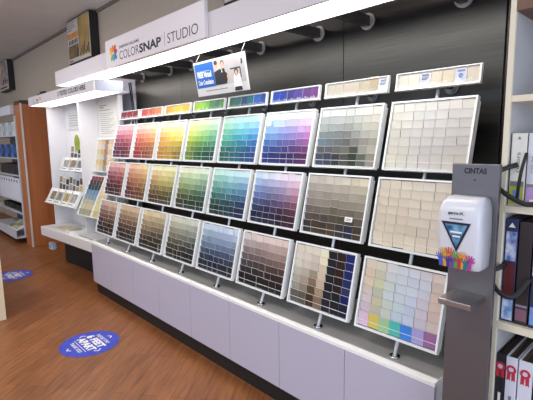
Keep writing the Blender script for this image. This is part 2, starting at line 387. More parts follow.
# ---------------------------------------------------------------- header trays above the racks
AH = math.radians(8.3); LH = .0893; WH = .4149
HT = (0, math.sin(AH), math.cos(AH)); HN = (0, -math.cos(AH), math.sin(AH))
def head_m(c): return frame_m((c * P + .0197, .3797, 1.2499), (1, 0, 0), HT, HN)
hn = ['dark red', 'red to orange', 'yellow', 'lime to green', 'teal to blue', 'blue to purple', 'greige', 'off-white']
def make_header():
    m = head_m(0); t = thing('header_tray', 'x', 'display tray', m=m, group='header trays above the racks')
    b = .006; f = MB(m)
    f.box(0, WH, 0, .008, -.022, .004).box(0, WH, LH - .004, LH, -.022, -.006).box(0, b, .008, LH - .004, -.022, 0).box(WH - b, WH, .008, LH - .004, -.022, .0)
    f.box(b, WH - b, .008, LH - .004, -.022, -.017).build('tray', FRAME, t)
    pts = [(b, .008)]; n = 48
    for i in range(n + 1):
        x = b + (WH - 2 * b) * i / n; pts.append((x, .022 + .006 * math.sin(i * .9) + .004 * math.sin(i * 2.3)))
    pts.append((WH - b, .008))
    MB(m).prism(pts, .001, .0025).build('clear_lip', mat('clear_acrylic', (240, 244, 246), .08, alpha=.13), t)['label'] = 'clear wavy acrylic lip'
    return t
hp = make_header()
HC = [[(132,28,52),(120,22,46),(140,26,50),(150,30,50),(128,24,44),(112,20,40)], [(196,40,40),(206,58,44),(200,76,44),(214,96,48),(220,110,50),(206,120,50)],
      [(234,150,44),(238,168,44),(240,184,50),(236,190,48),(230,178,40),(226,170,40)], [(150,190,40),(140,196,50),(110,180,44),(40,130,54),(24,112,64),(60,140,70)],
      [(34,110,84),(22,110,110),(16,80,120),(28,130,150),(54,110,206),(30,84,176)], [(28,76,190),(40,60,160),(52,44,130),(70,48,150),(84,36,120),(110,40,130)],
      [(198,192,176),(196,188,172),(200,188,172),(196,188,168),(194,184,160),(186,170,142),(226,230,240)], [(226,220,206),(228,224,212),(222,226,238),(226,216,196),(226,214,188),(222,226,240),(224,214,196)]]
first = None
for c in range(8):
    if c: o = copy_tree(hp)
    else: o = hp
    o.matrix_world = head_m(c); o['label'] = 'narrow white header tray of %s colour cards, %s from left' % (hn[c], ORD[c])
    n = len(HC[c]); pw = (WH - .014) / n
    for k in range(n):
        if k == 0:
            b = MB(); b.box(-(pw - .002) / 2, (pw - .002) / 2, 0, .073, -.002, 0, mi=1)
            for f in b.bm.faces:
                f.normal_update()
                if f.normal.z > .9: f.material_index = 0
            me = bpy.data.meshes.new('colour_card'); b.bm.to_mesh(me); b.bm.free(); me.materials.append(CHIP); me.materials.append(EDGE)
        if first is None: first = o = bpy.data.objects.new('colour_card', me)
        else: o = first.copy(); o.data = me
        hi = .014 if (c, k) == (6, 5) else 0.0
        o.matrix_world = head_m(c) @ Matrix.Translation((.007 + pw * (k + .5), .0085 + hi, -.009 + .0012 * (k % 2))) @ Matrix.Rotation(math.radians(-4), 4, 'X')
        o.color = rgb(tuple(v * .8 for v in HC[c][k])); C.objects.link(o)
        side = ['leftmost', 'second from left', 'third from left', 'fourth from left', 'fifth from left', 'sixth from left', 'rightmost'][k] if k < n - 1 else 'rightmost'
        tag(o, '%s colour card, %s in the %s header tray' % (cname(HC[c][k]), side, hn[c]), 'colour card', 'colour cards in the header trays')
        if (c, k) in ((6, 6), (7, 2), (7, 5)):
            q = head_m(c) @ Matrix.Translation((.007 + pw * k, .0085, -.0065)) @ Matrix.Rotation(math.radians(-4), 4, 'X')
            e = MB(q).box(.012, pw - .012, .056, .064, .0002, .0007)
            if k != 5: e.box(.012, pw - .012, .045, .048, .0002, .0007).box(.012, pw - .018, .038, .041, .0002, .0007)
            e.build('print', mat('blue_grey_ink', (110, 116, 150), .6)).parent = o
            ch = o.children[0]; ch.matrix_parent_inverse = o.matrix_world.inverted()
            if k == 5:
                d = MB(q).prism([(pw/2 + .011 * math.cos(a * .5236), .038 + .011 * math.sin(a * .5236)) for a in range(12)], .0002, .0007).build('logo', mat('label_blue', (90, 110, 176), .5)); d.parent = o
                d.matrix_parent_inverse = o.matrix_world.inverted()

# ---------------------------------------------------------------- canopy with sign and lights
t = thing('canopy', 'long white light canopy over the colour racks', 'light canopy', (1.5, .13, 1.6475))
MB().box(-.70, 3.70, .0, .02, 1.6475, 1.797, bevel=.002).box(-.70, 3.70, .02, .25, 1.672, 1.797).box(-.70, 3.70, .238, .25, 1.650, 1.672).box(-.70, -.685, .02, .238, 1.650, 1.672).box(3.685, 3.70, .02, .238, 1.650, 1.672).build('fascia', mat('canopy_white', (214, 208, 210), .45), t)
for i in range(4):
    a = -.68 + i * 1.09
    MB().box(a + .002, a + 1.088, .0215, .2365, 1.6515, 1.6615).build('diffuser', DIFF, t)['label'] = 'glowing white light diffuser'
for k in range(4):
    for q in (.17, .715):
        x = .955 + (k - 1) * .91 + q
        ar = MB().box(x - .02, x + .02, .2505, .562, 1.655, 1.712, bevel=.003).build('arm', mat('arm_charcoal', (82, 80, 80), .4, .3), t)
        MB().cyl((x, .5625, 1.683), (x, .5695, 1.683), .047, 28).build('flange', mat('satin_light_grey', (186, 184, 182), .4, .2), ar)
SX0, SX1, SZ0, SZ1 = .72, 2.175, 1.645, 1.868
SY = -.028
t = thing('store_sign', 'white sign board with colourful pinwheel logo and store lettering on the canopy', 'sign', (SX0, -.015, SZ0))
MB().box(SX0, SX1, SY, -.0015, SZ0, SZ1, bevel=.0015).build('board', mat('sign_white', (228, 220, 222), .4), t)
m = FACE(0, SY, 0)
MB(m).text('COLOR', .985, 1.682, .335, .066, bold=-.006).build('lettering', INK, t)
MB(m).text('SNAP', 1.325, 1.682, .325, .066, bold=.035).build('lettering', INK, t)['label'] = 'bold black lettering'
MB(m).text('\u00ae', 1.655, 1.738, .012, .012).build('trademark', INK, t)
MB(m).box(1.697, 1.700, 1.672, 1.768, 0, .001).build('divider', GREYINK, t)
MB(m).text('STUDIO', 1.735, 1.682, .370, .066, bold=-.006).build('lettering', INK, t)
MB(m).text('SHERWIN-WILLIAMS.', .985, 1.768, .345, .022, bold=.02).build('lettering', INK, t)
pet = [((236, 128, 34), 100), ((214, 60, 44), 55), ((176, 40, 60), 10), ((36, 120, 190), -45), ((46, 160, 204), -85), ((122, 190, 66), -128), ((250, 196, 50), 172), ((240, 160, 40), 140)]
lc = (.875, 1.752)
for i, (c, a) in enumerate(pet):
    a = math.radians(a); d = .036 + .008 * (i % 2); cx = lc[0] + d * math.cos(a) * 1.15; cy = lc[1] + d * math.sin(a)
    pts = [(cx + math.cos(a) * .030 * math.cos(u) - math.sin(a) * .019 * math.sin(u), cy + math.sin(a) * .030 * math.cos(u) + math.cos(a) * .019 * math.sin(u)) for u in [j * math.pi / 7 for j in range(14)]]
    MB(m).prism(pts, 0, .0008 + .0002 * i).build('logo_petal', mat('petal_%d' % i, c, .5), t)

# hanging consultation sign
X0, X1 = 1.70, 2.272
ta = math.atan2(.04, .236); SH = math.hypot(.04, .236)
m = frame_m((X0, .237, 1.341), (1, 0, 0), (0, -math.sin(ta), math.cos(ta)), (0, -math.cos(ta), -math.sin(ta)))
w = X1 - X0
t = thing('hanging_sign', 'white and blue consultation sign hanging under the canopy', 'sign', m=m)
MB(m).box(0, w, 0, SH, -.012, 0, bevel=.001).build('panel', mat('sign_panel', (196, 196, 196), .35), t)
MB(m).box(.010, .2325, .058, SH - .014, 0, .0008).build('blue_block', noisy('sign_blue', (14, 84, 160), (24, 100, 180), (2, 2, 2), .4), t)
MB(m).text('FREE Virtual', .035, .128, .165, .040, n0=.0008, bold=.03).build('lettering', PAPER, t)
MB(m).text('Color Consultation', .035, .078, .180, .034, n0=.0008, bold=.02).build('lettering', PAPER, t)
MB(m).box(.03, .19, .170, .174, .0008, .0012).build('rule', mat('pale_blue', (150, 186, 220), .5), t)
MB(m).box(.105, .36, .030, .036, 0, .0008).build('fine_print', GREYINK, t)
ph = MB(m).box(.2335, w - .01, .058, SH - .012, 0, .0006); ph.build('photo', noisy('photo_grey', (160, 157, 156), (182, 178, 176), (4, 4, 4), .4), t)
def blob(cx, cy, rx, ry, n0, mi, b, k=18): b.prism([(cx + rx * math.cos(2 * math.pi * j / k), cy + ry * math.sin(2 * math.pi * j / k)) for j in range(k)], n0, n0 + .0004, mi)
b = MB(m); skin = mat('print_skin', (206, 160, 132), .5); dk = mat('print_dark', (26, 26, 32), .5); hair = mat('print_hair', (62, 42, 34), .5)
b.prism([(.235, .062), (.36, .062), (.385, .12), (.345, .150), (.30, .165), (.235, .150)], .0006, .001, 0)
blob(.265, .196, .017, .026, .0012, 1, b); blob(.265, .210, .019, .016, .0016, 2, b)
blob(.335, .186, .016, .024, .0012, 1, b); blob(.335, .196, .020, .022, .0010, 2, b); b.prism([(.31, .13), (.36, .13), (.352, .165), (.318, .165)], .0010, .0014, 0)
blob(.385, .105, .014, .020, .0014, 1, b); b.prism([(.318, .14), (.328, .14), (.322, .168)], .0016, .002, 3)
b.build('printed_couple', [dk, skin, hair, PAPER], t)
b = MB(m); b.prism([(.41, .155), (.515, .155), (.52, .148), (.52, .085), (.512, .085), (.510, .146), (.415, .146)], .0008, .0012, 0)
b.prism([(.43, .02), (.515, .02), (.505, .10), (.49, .118), (.455, .118), (.44, .10)], .0008, .0012, 1)
blob(.472, .128, .019, .028, .0014, 2, b); blob(.472, .120, .011, .017, .0018, 3, b); b.prism([(.435, .006), (.515, .006), (.51, .032), (.44, .032)], .0014, .0018, 0)
b.prism([(.528, .17), (.545, .17), (.545, .20), (.535, .205)], .0008, .0012, 0)
b.build('printed_woman', [dk, mat('print_white', (232, 228, 226), .5), hair, skin], t)
for q in (.03, w - .03):
    MB().cyl((X0 + q, .2, 1.576), (X0 + q, .2395, 1.6465), .0015, 6).build('hanger_wire', CHROME, t)

# cables beside the first rack
for i, pts in enumerate(([(-.055, .5660, 1.66), (-.035, .5660, 1.52), (-.02, .5660, 1.42), (.012, .5660, 1.27), (.022, .5660, 1.12)], [(-.10, .5660, 1.66), (-.075, .5660, 1.56), (-.05, .5660, 1.43), (-.055, .5660, 1.33), (-.048, .5660, 1.1)])):
    f = []
    for a, b_ in zip(pts, pts[1:]):
        for s in range(6): f.append(tuple(a[q] + (b_[q] - a[q]) * s / 6 for q in range(3)))
    tag(MB().tube(f + [pts[-1]], .0055, 8).build('power_cable', BLACK), ['black cable curving right beside the first red header tray', 'black cable hanging straighter to the left of the red header tray'][i], 'cable', 'black cables')

# ---------------------------------------------------------------- framed posters on the wall
def poster(x0, x1, z0, z1, label, kind):
    t = thing('framed_poster', label, 'poster', ((x0 + x1) / 2, .54, z0))
    f = MB(); f.box(x0, x1, .495, .598, z0, z1).build('frame', mat('poster_frame', (30, 26, 24), .5), t)
    MB().box(x0 + .015, x1 - .015, .4865, .4945, z0 + .015, z1 - .015).build('sheet', mat('poster_sheet', (206, 200, 192), .45), t)
    m = FACE(x0, .4865, z0); w = x1 - x0; h = z1 - z0
    return t, m, w, h
t, m, w, h = poster(-1.63, -.875, 2.045, 2.583, 'dark framed poster with orange band above the left end of the canopy', 0)
MB(m).box(.52 * w, w - .02, .10 * h, h - .02, 0, .0008).build('golden_photo', noisy('poster_gold', (98, 66, 28), (214, 178, 104), (3, 3, 2.2), .5, 5), t)
MB(m).box(.02, .5 * w, .57 * h, .70 * h, 0, .0008).build('orange_band', noisy('poster_orange', (206, 130, 50), (226, 158, 84), (14, 3, 16), .5), t)
MB(m).box(.03, .5 * w, .12 * h, .42 * h, 0, .0008).build('dark_photo', noisy('poster_dark', (34, 30, 30), (150, 118, 70), (9, 9, 9), .5, 5), t)
b = MB(m)
for k, ww in enumerate((.34, .30, .36, .20)): b.box(.05 * w, (.05 + ww) * w, (.92 - k * .055) * h, (.945 - k * .055) * h, 0, .0008)
b.build('print_lines', mat('poster_grey', (150, 146, 140), .6), t)
b = MB(m)
for k in range(6): b.box((.07 + k * .07) * w, (.115 + k * .07) * w, .445 * h, (.53 + .01 * (k % 3)) * h, 0, .0008)
b.build('headline', mat('poster_ink', (52, 42, 50), .6), t)
b = MB(m)
for k in range(7): b.box((.55 + k * .06) * w, (.58 + k * .062) * w, (.12 + .03 * (k % 2)) * h, (.2 + .07 * ((k * 5) % 4)) * h, .0009, .0014)
b.build('dark_figures', mat('poster_ink', (52, 42, 50), .6), t)
MB(m).box(.05 * w, .2 * w, .05 * h, .075 * h, 0, .0008).build('footer_mark', mat('poster_ink', (52, 42, 50), .6), t)
t, m, w, h = poster(-5.55, -4.84, 2.045, 2.595, 'dark framed brown poster at the far left under the ceiling', 1)
MB(m).box(.03, w - .03, .2 * h, h - .03, 0, .0008).build('brown_photo', noisy('poster_brown', (70, 40, 26), (220, 206, 190), (8, 8, 8), .5, 5), t)
MB(m).box(.1 * w, .85 * w, .08 * h, .14 * h, 0, .0008).build('caption_band', mat('poster_ink2', (90, 70, 60), .6), t)
t, m, w, h = poster(1.707, 2.48, 2.037, 2.585, 'dark framed poster above the canopy, only its lower edge showing', 2)
MB(m).box(.03, w - .03, .1 * h, h - .03, 0, .0008).build('photo', noisy('poster_pale', (160, 150, 140), (226, 222, 214), (4, 4, 4), .5, 5), t)

# ---------------------------------------------------------------- left display alcove
aN = .0703
NM = Matrix.Translation((-1.489, -.07, 0)) @ Matrix.Rotation(aN, 4, 'Z')
t = thing('alcove_display', 'white lit alcove display with two bays left of the racks', 'display unit', m=NM @ Matrix.Translation((.7, .2, -.145)))
for i, (a, b_) in enumerate(((0, .917), (.919, 1.432))):
    MB(NM).box(a, b_, .0, .41, -.14, -.03, bevel=.002).build('base_shelf', WHITE, t)
MB(NM).box(.012, .032, .18, .41, -.0295, 1.525).build('side_wall', WHITE, t)
MB(NM).box(.94, .958, .165, .41, -.0295, 1.525).build('divider_panel', WHITE, t)
MB(NM).box(.0325, .9395, .395, .41, -.0295, 1.525).box(.9585, 1.49, .395, .41, -.0295, 1.525).build('back_wall', WHITE, t)
MB(NM).box(1.4905, 1.50, .36, .41, -.0295, 1.525).build('end_strip', WHITE, t)
MB(NM).box(.0, 1.432, .28, .33, -H, -.1405).build('plinth', TOE, t)
AX0, AX1, AY = -1.43, .595, -.10
cn = MB().box(AX0, AX1, AY, AY + .012, 1.47, 1.57, bevel=.002).box(AX0, AX1 - .0055, AY + .012, .17, 1.50, 1.57).box(AX0, .02, .17, .50, 1.532, 1.57).box(AX1 - .012, AX1 - .0055, AY + .012, .17, 1.47, 1.4995).box(AX0, AX0 + .01, AY + .012, .17, 1.47, 1.50).box(AX0 + .01, AX1 - .01, .16, .17, 1.47, 1.50).build('canopy', mat('canopy_white', (214, 208, 210), .45), t)  # rear roof box is unseen, added to block the main canopy's light
MB().box(AX0 + .012, AX1 - .012, AY + .014, .158, 1.477, 1.487).build('diffuser', DIFF2, cn)['label'] = 'glowing white light diffuser'
MB().box(AX1 - .005, AX1, AY + .0125, .17, 1.47, 1.5715).build('shade_tinted_end', mat('end_shade_blue_grey', (150, 154, 172), .6), cn)['label'] = 'canopy end face with shade put into its blue-grey colour'  # white canopy's end face, its dim bluish shade painted in as colour
m = FACE(0, AY, 0)
MB(m).text('2 TESTED COLORS HERE', -.355, 1.499, .76, .046, bold=.03).build('lettering', INK, cn)
MB(m).box(-1.22, -1.213, 1.49, 1.55, 0, .001).box(-1.213, -1.0, 1.49, 1.494, 0, .001).build('emblem_line', GREYINK, cn)
MB(m).box(-1.10, -1.04, 1.505, 1.53, 0, .001).build('emblem_mark', mat('emblem_grey', (120, 112, 116), .5), cn)
MB(m).box(-.98, -.93, 1.51, 1.54, 0, .001).build('emblem_mark', mat('emblem_orange', (206, 150, 104), .5), cn)
# the dark thing on the canopy
b = MB(); b.box(-1.22, -1.06, -.06, .04, 1.5705, 1.60, bevel=.008).box(-1.17, -1.09, -.04, .02, 1.60, 1.628, bevel=.01)
tag(b.build('clip_lamp', BLACK), 'small black fitting lying on top of the alcove canopy', 'fitting')
# outlet under the base
tag(MB(NM).box(-.06, .05, .10, .155, -.36, -.27, bevel=.006).box(-.03, .02, .0985, .10, -.34, -.29, mi=1).build('junction_box', [mat('box_blue_white', (190, 204, 226), .5), mat('box_grey', (150, 160, 180), .5)]), 'pale blue outlet box low beside the wooden column', 'outlet box')
# posters in the alcove
def wall_sheet(u0, u1, z0, z1, label, lines, col=(222, 220, 212)):
    t = thing('wall_notice', label, 'notice', m=NM @ Matrix.Translation(((u0 + u1) / 2, .385, z0)))
    MB(NM).box(u0, u1, .384, .3945, z0, z1, bevel=.001).build('sheet', mat('notice_%d' % len(lines), col, .5), t)
    mm = NM @ FACE(u0, .384, z0); b = MB(mm)
    for (x0, x1, y, hh) in lines: b.box(x0, x1, y, y + hh, 0, .0008)
    b.build('print_lines', mat('notice_ink', (150, 148, 144), .6), t); return t
ls = [(.05, .22, .335, .012), (.05, .16, .312, .012), (.05, .30, .285, .008)] + [(.06, .36 - .05 * (k % 3), .25 - k * .022, .005) for k in range(11)]
wall_sheet(.975, 1.42, 1.09, 1.475, 'tall white printed notice on the back of the right alcove bay', ls)
wall_sheet(.16, .60, 1.185, 1.40, 'grey printed notice on the back of the left alcove bay', [(.04, .40, .17 - k * .03, .008) for k in range(5)], (206, 204, 202))
t = thing('shelf_talker', 'green oval shelf tag standing out from the alcove divider', 'tag', m=NM @ Matrix.Translation((.945, .12, .93)))
b = MB(NM @ frame_m((.945, .135, 1.02), (0, 1, 0), (0, 0, 1), (1, 0, 0))); b.prism([(.03 * math.cos(k * math.pi / 12), .095 * math.sin(k * math.pi / 12)) for k in range(24)], -.002, .002)
b.build('oval', noisy('leaf_green', (132, 146, 52), (160, 168, 76), (20, 20, 20), .5), t)

# literature stands (bay one)
def stand(u0, u1, vb, zb, vt, zt, label):
    L = math.hypot(vt - vb, zt - zb); s = (vt - vb) / L; c_ = (zt - zb) / L
    m = NM @ frame_m((u0, vb, zb), (1, 0, 0), (0, s, c_), (0, -c_, s)); w = u1 - u0
    t = thing('literature_rack', label, 'rack', m=m)
    MB(m).box(0, w, 0, L, -.035, -.030).box(0, w, 0, .008, -.035, .012).box(0, .006, .008, L, -.03, .0).box(w - .006, w, .008, L, -.03, .0).build('tray', FRAME, t)
    MB(m).box(0.003, w - .003, .0085, .055, .006, .009).build('clear_lip', mat('clear_acrylic', (240, 244, 246), .08, alpha=.13), t)
    return m, w, L
def card(mm, cols, label, group, name='brochure', cat='brochure', w=.1, h=.2):
    t = thing(name, label, cat, m=mm, group=group)
    MB(mm).box(0, w, 0, h, -.004, 0).build('cover', PAPER, t)
    MB(mm).box(.012, w - .012, h * .25, h * .8, .0002, .001).build('picture', noisy('bp_%d_%d_%d' % cols[0], cols[0], cols[1], (30, 30, 30), .5), t)
    MB(mm).box(.012, w * .7, h * .1, h * .16, .0002, .001).build('print', INK, t)
pal = [((150,130,96),(96,80,60)), ((60,66,62),(160,160,150)), ((112,96,48),(196,180,120)), ((190,180,170),(90,90,96)), ((90,70,50),(170,150,120)), ((130,140,150),(60,60,66)), ((40,36,34),(120,110,100))]
m1, w1, L1 = stand(.10, .925, .045, .285, .145, .47, 'lower slanted white rack of brochures in the left alcove bay')
for k in range(4):
    card(m1 @ Matrix.Translation((.03 + k * .2, .0095, -.012)), pal[k], 'white brochure, %s from left in the front of the lower literature rack' % ORD[k], 'brochures in the lower rack', w=.165, h=.195)
m2, w2, L2 = stand(.30, .925, .175, .685, .235, .855, 'upper slanted white rack of brochures in the left alcove bay')
for k in range(3):
    card(m2 @ Matrix.Translation((.025 + k * .2, .0095, -.012)), pal[k + 3], 'white brochure, %s from left in the front of the upper literature rack' % ORD[k], 'brochures in the upper rack', w=.165, h=.165)
for nm, n, u0, du, v0, z0, hh in (('lower', 8, .14, .097, .19, .315, .30), ('upper', 6, .34, .096, .28, .72, .27)):
    tag(MB(NM).box(u0 - .01, .9345, v0 + .004, .385, z0 - .012, z0 - .0005, bevel=.001).build('card_ledge', WHITE), 'white ledge behind the %s brochure rack carrying swatch cards' % nm, 'shelf')
    for k in range(n):
        hv = hh - .03 * ((k * 7) % 3) / 2
        q = NM @ frame_m((u0 + k * du, v0 + .012, z0), (1, 0, 0), (0, .12, .9928), (0, -.9928, .12))
        t = thing('swatch_card', 'folded swatch card, %s from left standing behind the %s brochures' % (ORD[k], nm), 'card', m=q, group='swatch cards behind the %s brochures' % nm)
        MB(q).box(0, du - .012, 0, hv, -.004, 0).build('card', PAPER, t)
        c1, c2 = pal[(k * 3) % 7]
        MB(q).box(.004, du - .016, hv * .72, hv * .97, .0002, .001).build('swatch', mat('sw_%d' % ((k * 3) % 7), c1, .5), t)
        MB(q).box(.004, du - .016, hv * .42, hv * .68, .0002, .001).build('swatch', mat('sx_%d' % ((k * 5) % 7), pal[(k * 5) % 7][1], .5), t)
# sloping card racks (bay two)
def slope_rack(u0, u1, vb, zb, vt, zt, cols, rows, colf, label, nm):
    L = math.hypot(vt - vb, zt - zb); s = (vt - vb) / L; c_ = (zt - zb) / L; w = u1 - u0
    m = NM @ frame_m((u0, vb, zb), (1, 0, 0), (0, s, c_), (0, -c_, s))
    t = thing('card_rack', label, 'rack', m=m)
    b = .008
    MB(m).box(0, w, 0, b, -.03, .004).box(0, w, L - b, L, -.03, 0).box(0, b, b, L - b, -.03, 0).box(w - b, w, b, L - b, -.03, 0).box(b, w - b, b, L - b, -.03, -.024).build('frame', FRAME, t)
    pw = (w - 2 * b - .004) / cols; ph = (L - 2 * b - .004) / rows
    bb = MB(); bb.box(-(pw - .004) / 2, (pw - .004) / 2, 0, ph + .012, -.002, 0, mi=1)
    for f in bb.bm.faces:
        f.normal_update()
        if f.normal.z > .9: f.material_index = 0
    me = bpy.data.meshes.new('colour_strip'); bb.bm.to_mesh(me); bb.bm.free(); me.materials.append(CHIP); me.materials.append(EDGE)
    f0 = None
    for r in range(rows):
        for k in range(cols):
            if f0 is None: f0 = o = bpy.data.objects.new('colour_strip', me)
            else: o = f0.copy()
            hgt = 0 if r else -.013
            o.matrix_world = m @ Matrix.Translation((b + .002 + pw * (k + .5), L - b - .002 - ph * (r + 1) + hgt * 1.0, -.017)) @ Matrix.Rotation(math.radians(10 if r else 6), 4, 'X')
            col = colf(r, k); o.color = rgb(col); C.objects.link(o)
            tag(o, '%s strip card, %s across in the %s tier of the %s' % (cname(col), ORD[k], ORD[r], nm), 'colour strip', 'strip cards in the ' + nm)
    return t
def ramp(st, y):
    y *= len(st) - 1; i = min(int(y), len(st) - 2); f = y - i
    return tuple(st[i][q] * (1 - f) + st[i + 1][q] * f + random.uniform(-8, 8) for q in range(3))
st = [(120,52,60),(62,54,60),(40,56,60),(96,130,160),(120,140,150),(170,170,140),(190,184,150),(150,144,120)]
slope_rack(.962, 1.29, .06, .22, .268, .65, 4, 8, lambda r, k: ramp(st, r / 7), 'slanted rack of red, blue and beige strip cards in the right alcove bay', 'blue alcove rack')
st2 = [(220,206,172),(210,196,158),(214,200,150),(196,184,132),(206,198,140),(186,178,120)]
slope_rack(1.295, 1.485, .06, .22, .268, .65, 2, 8, lambda r, k: ramp(st2, r / 7), 'slanted rack of cream strip cards beside the red corner chip rack', 'cream alcove rack')
st3 = [(206,190,156),(150,140,126),(210,170,120),(220,204,176),(150,120,90),(200,196,180)]
slope_rack(.962, 1.485, .295, .69, .365, 1.06, 6, 6, lambda r, k: ramp(st3, ((r * 3 + k * 2) % 6) / 5), 'upper slanted rack of tan and cream strip cards below the notice', 'upper alcove rack')
# things lying on the alcove base
def flat(u0, u1, v0, v1, h, rot, name, label, cat, mt, pic=None):
    q = NM @ Matrix.Translation(((u0 + u1) / 2, (v0 + v1) / 2, -.0295)) @ Matrix.Rotation(rot, 4, 'Z'); w, d = (u1 - u0) / 2, (v1 - v0) / 2
    t = thing(name, label, cat, m=q)
    MB(q).box(-w, w, -d, d, 0, h, bevel=min(.001, h * .3)).build('sheet', mt, t)
    if pic: MB(q).box(-w * .8, w * .8, -d * .75, d * .6, h, h + .0008).build('print', pic, t)
flat(.22, .60, .06, .28, .004, .05, 'leaflet', 'beige printed leaflet lying flat on the alcove base', 'leaflet', mat('sheet_beige', (214, 206, 188), .5), noisy('leaf_print', (190, 172, 132), (216, 208, 190), (12, 12, 12), .5))
flat(.70, .85, .02, .24, .035, -.12, 'brochure_stack', 'stack of white brochures on the front edge of the alcove base', 'brochures', PAPER, noisy('stack_print', (110, 112, 84), (216, 210, 196), (22, 22, 22), .5))
q = NM @ Matrix.Translation((1.16, .06, -.0295)); t = thing('price_strip', 'white strip with small dark print on the right of the alcove base', 'strip', m=q)
MB(q).box(-.2, .2, -.03, .03, 0, .006).build('strip', PAPER, t)
b = MB(q)
for k in range(12): b.box(-.17 + k * .028, -.152 + k * .028, -.012, .012, .006, .0066)
b.build('print', mat('strip_ink', (96, 94, 98), .6), t)

# ---------------------------------------------------------------- wooden column and far-left fixture
t = thing('wooden_column', 'brown wood veneered column with a white corner strip', 'column', (-2.86, .3, -H))
MB().box(-3.05, -2.70, .125, .595, -H, 1.605).build('shaft', WOODP, t)
MB().box(-2.705, -2.688, .112, .1245, -H, 1.615).box(-2.6995, -2.688, .1245, .135, -H, 1.615).build('corner_strip', mat('strip_white', (210, 206, 200), .4), t)
MB().box(-3.05, -2.70, .12, .595, 1.6055, 1.66).build('cap', wood('cap_brown', (70, 46, 32), (86, 58, 42)), t)
t = thing('shelving_fixture', 'grey-white shelving fixture at the far left edge', 'shelving', (-4, .3, -H))
FX0, FX1 = -5.2, -3.062
GW = mat('fixture_grey', (196, 198, 206), .45)
MB().box(FX0, FX1 + .02, .06, .11, 1.47, 1.61, bevel=.002).build('canopy', GW, t)
MB().box(FX1 - .055, FX1, .115, .50, -.44, 1.46).build('side_panel', GW, t)
MB().box(FX0, FX1 - .056, .50, .53, -H, 1.46).build('back_panel', mat('fixture_back', (90, 94, 108), .6), t)
shz = [1.16, .80, .52, .10]
for z in shz: MB().box(FX0, FX1 - .056, .14, .499, z - .018, z, bevel=.002).build('shelf', GW, t)
MB().box(FX0, FX1, -.02, .499, -.46, -.441).box(FX0, FX1, -.02, -.004, -.4405, -.32).build('tray', GW, t)
MB().box(FX0, FX1 - .06, .2, .49, -H, -.461).build('plinth', TOE, t)
kk = 0
for si, (z, hh, cols) in enumerate(((1.16, .22, [(150,170,190),(210,206,200)]), (.80, .22, [(60,110,190),(40,44,60)]), (.52, .17, [(30,30,40),(44,40,48)]))):
    for k in range(7):
        x1 = FX1 - .075 - k * .21
        c1, c2 = cols[k % 2], cols[(k + 1) % 2]
        t = thing('sample_box', '%s sample box, %s from the right on the %s shelf of the far-left fixture' % (['pale grey', 'blue', 'dark'][si], ORD[k], ['top', 'second', 'third'][si]), 'box', (x1 - .09, .3, z), group='sample boxes in the fixture')
        MB().box(x1 - .18, x1, .17, .45, z + .0005, z + hh, bevel=.004).build('box', mat('sb_%d_%d' % (si, k % 2), c1, .5), t)
        MB().box(x1 - .15, x1 - .03, .1685, .1698, z + hh * .3, z + hh * .8).build('label_panel', noisy('sl_%d_%d' % (si, k % 2), c2, c1, (20, 20, 20), .5), t)
for k in range(9):
    x1 = FX1 - .07 - k * .17
    t = thing('hanging_card', 'white sample card with black top, %s from the right on the far-left fixture' % (ORD + ['ninth'])[k], 'card', (x1 - .07, .15, .14), group='white sample cards in the fixture')
    MB().box(x1 - .155, x1, .140, .145, .1005, .47, bevel=.001).build('card', mat('card_cool_white', (222, 224, 232), .5), t)
    MB().box(x1 - .10, x1 - .05, .1382, .1396, .40, .44).build('black_mark', BLACK, t)
for k in range(9):
    x1 = FX1 - .075 - k * .17
    t = thing('sample_jar', 'black sample block, %s from the right on the lowest fixture shelf' % (ORD + ['ninth'])[k], 'sample', (x1 - .06, .2, -.1), group='black sample blocks')
    MB().box(x1 - .13, x1, .18, .30, -.0995 , .0, bevel=.004).build('block', BLACK, t)
tag(MB().box(FX0, FX1 - .056, .14, .499, -.118, -.10, bevel=.002).build('fixture_ledge', GW), 'lowest grey ledge of the far-left fixture holding black blocks', 'shelf')
q = Matrix.Translation((-3.40, .10, -.30)) @ Matrix.Rotation(math.radians(22), 4, 'X')
t = thing('pattern_book', 'open landscape-pictured pattern book lying in the tray of the far-left fixture', 'book', m=q)
MB(q).box(-.26, .26, -.10, .24, -.012, .012, bevel=.002).build('pages', PAPER, t)
MB(q).box(-.25, .25, -.09, .12, .0122, .014).build('picture', noisy('book_green', (72, 76, 58), (196, 190, 160), (7, 9, 7), .4), t)
MB(q).box(-.25, .25, .12, .235, .0122, .014).build('sky_picture', mat('book_blue', (70, 110, 190), .4), t)

# ---------------------------------------------------------------- counter block at the left edge
t = thing('counter', 'pale wooden counter end at the left edge of the aisle', 'counter', (-.3, -1.4, -H))
MB().box(-1.1, .125, -2.6, -.845, -H, .36).build('body', MAPLE, t)
MB().box(-1.12, .135, -2.62, -.835, .3605, .40, bevel=.003).build('top', wood('counter_top', (150, 130, 100), (170, 150, 118)), t)

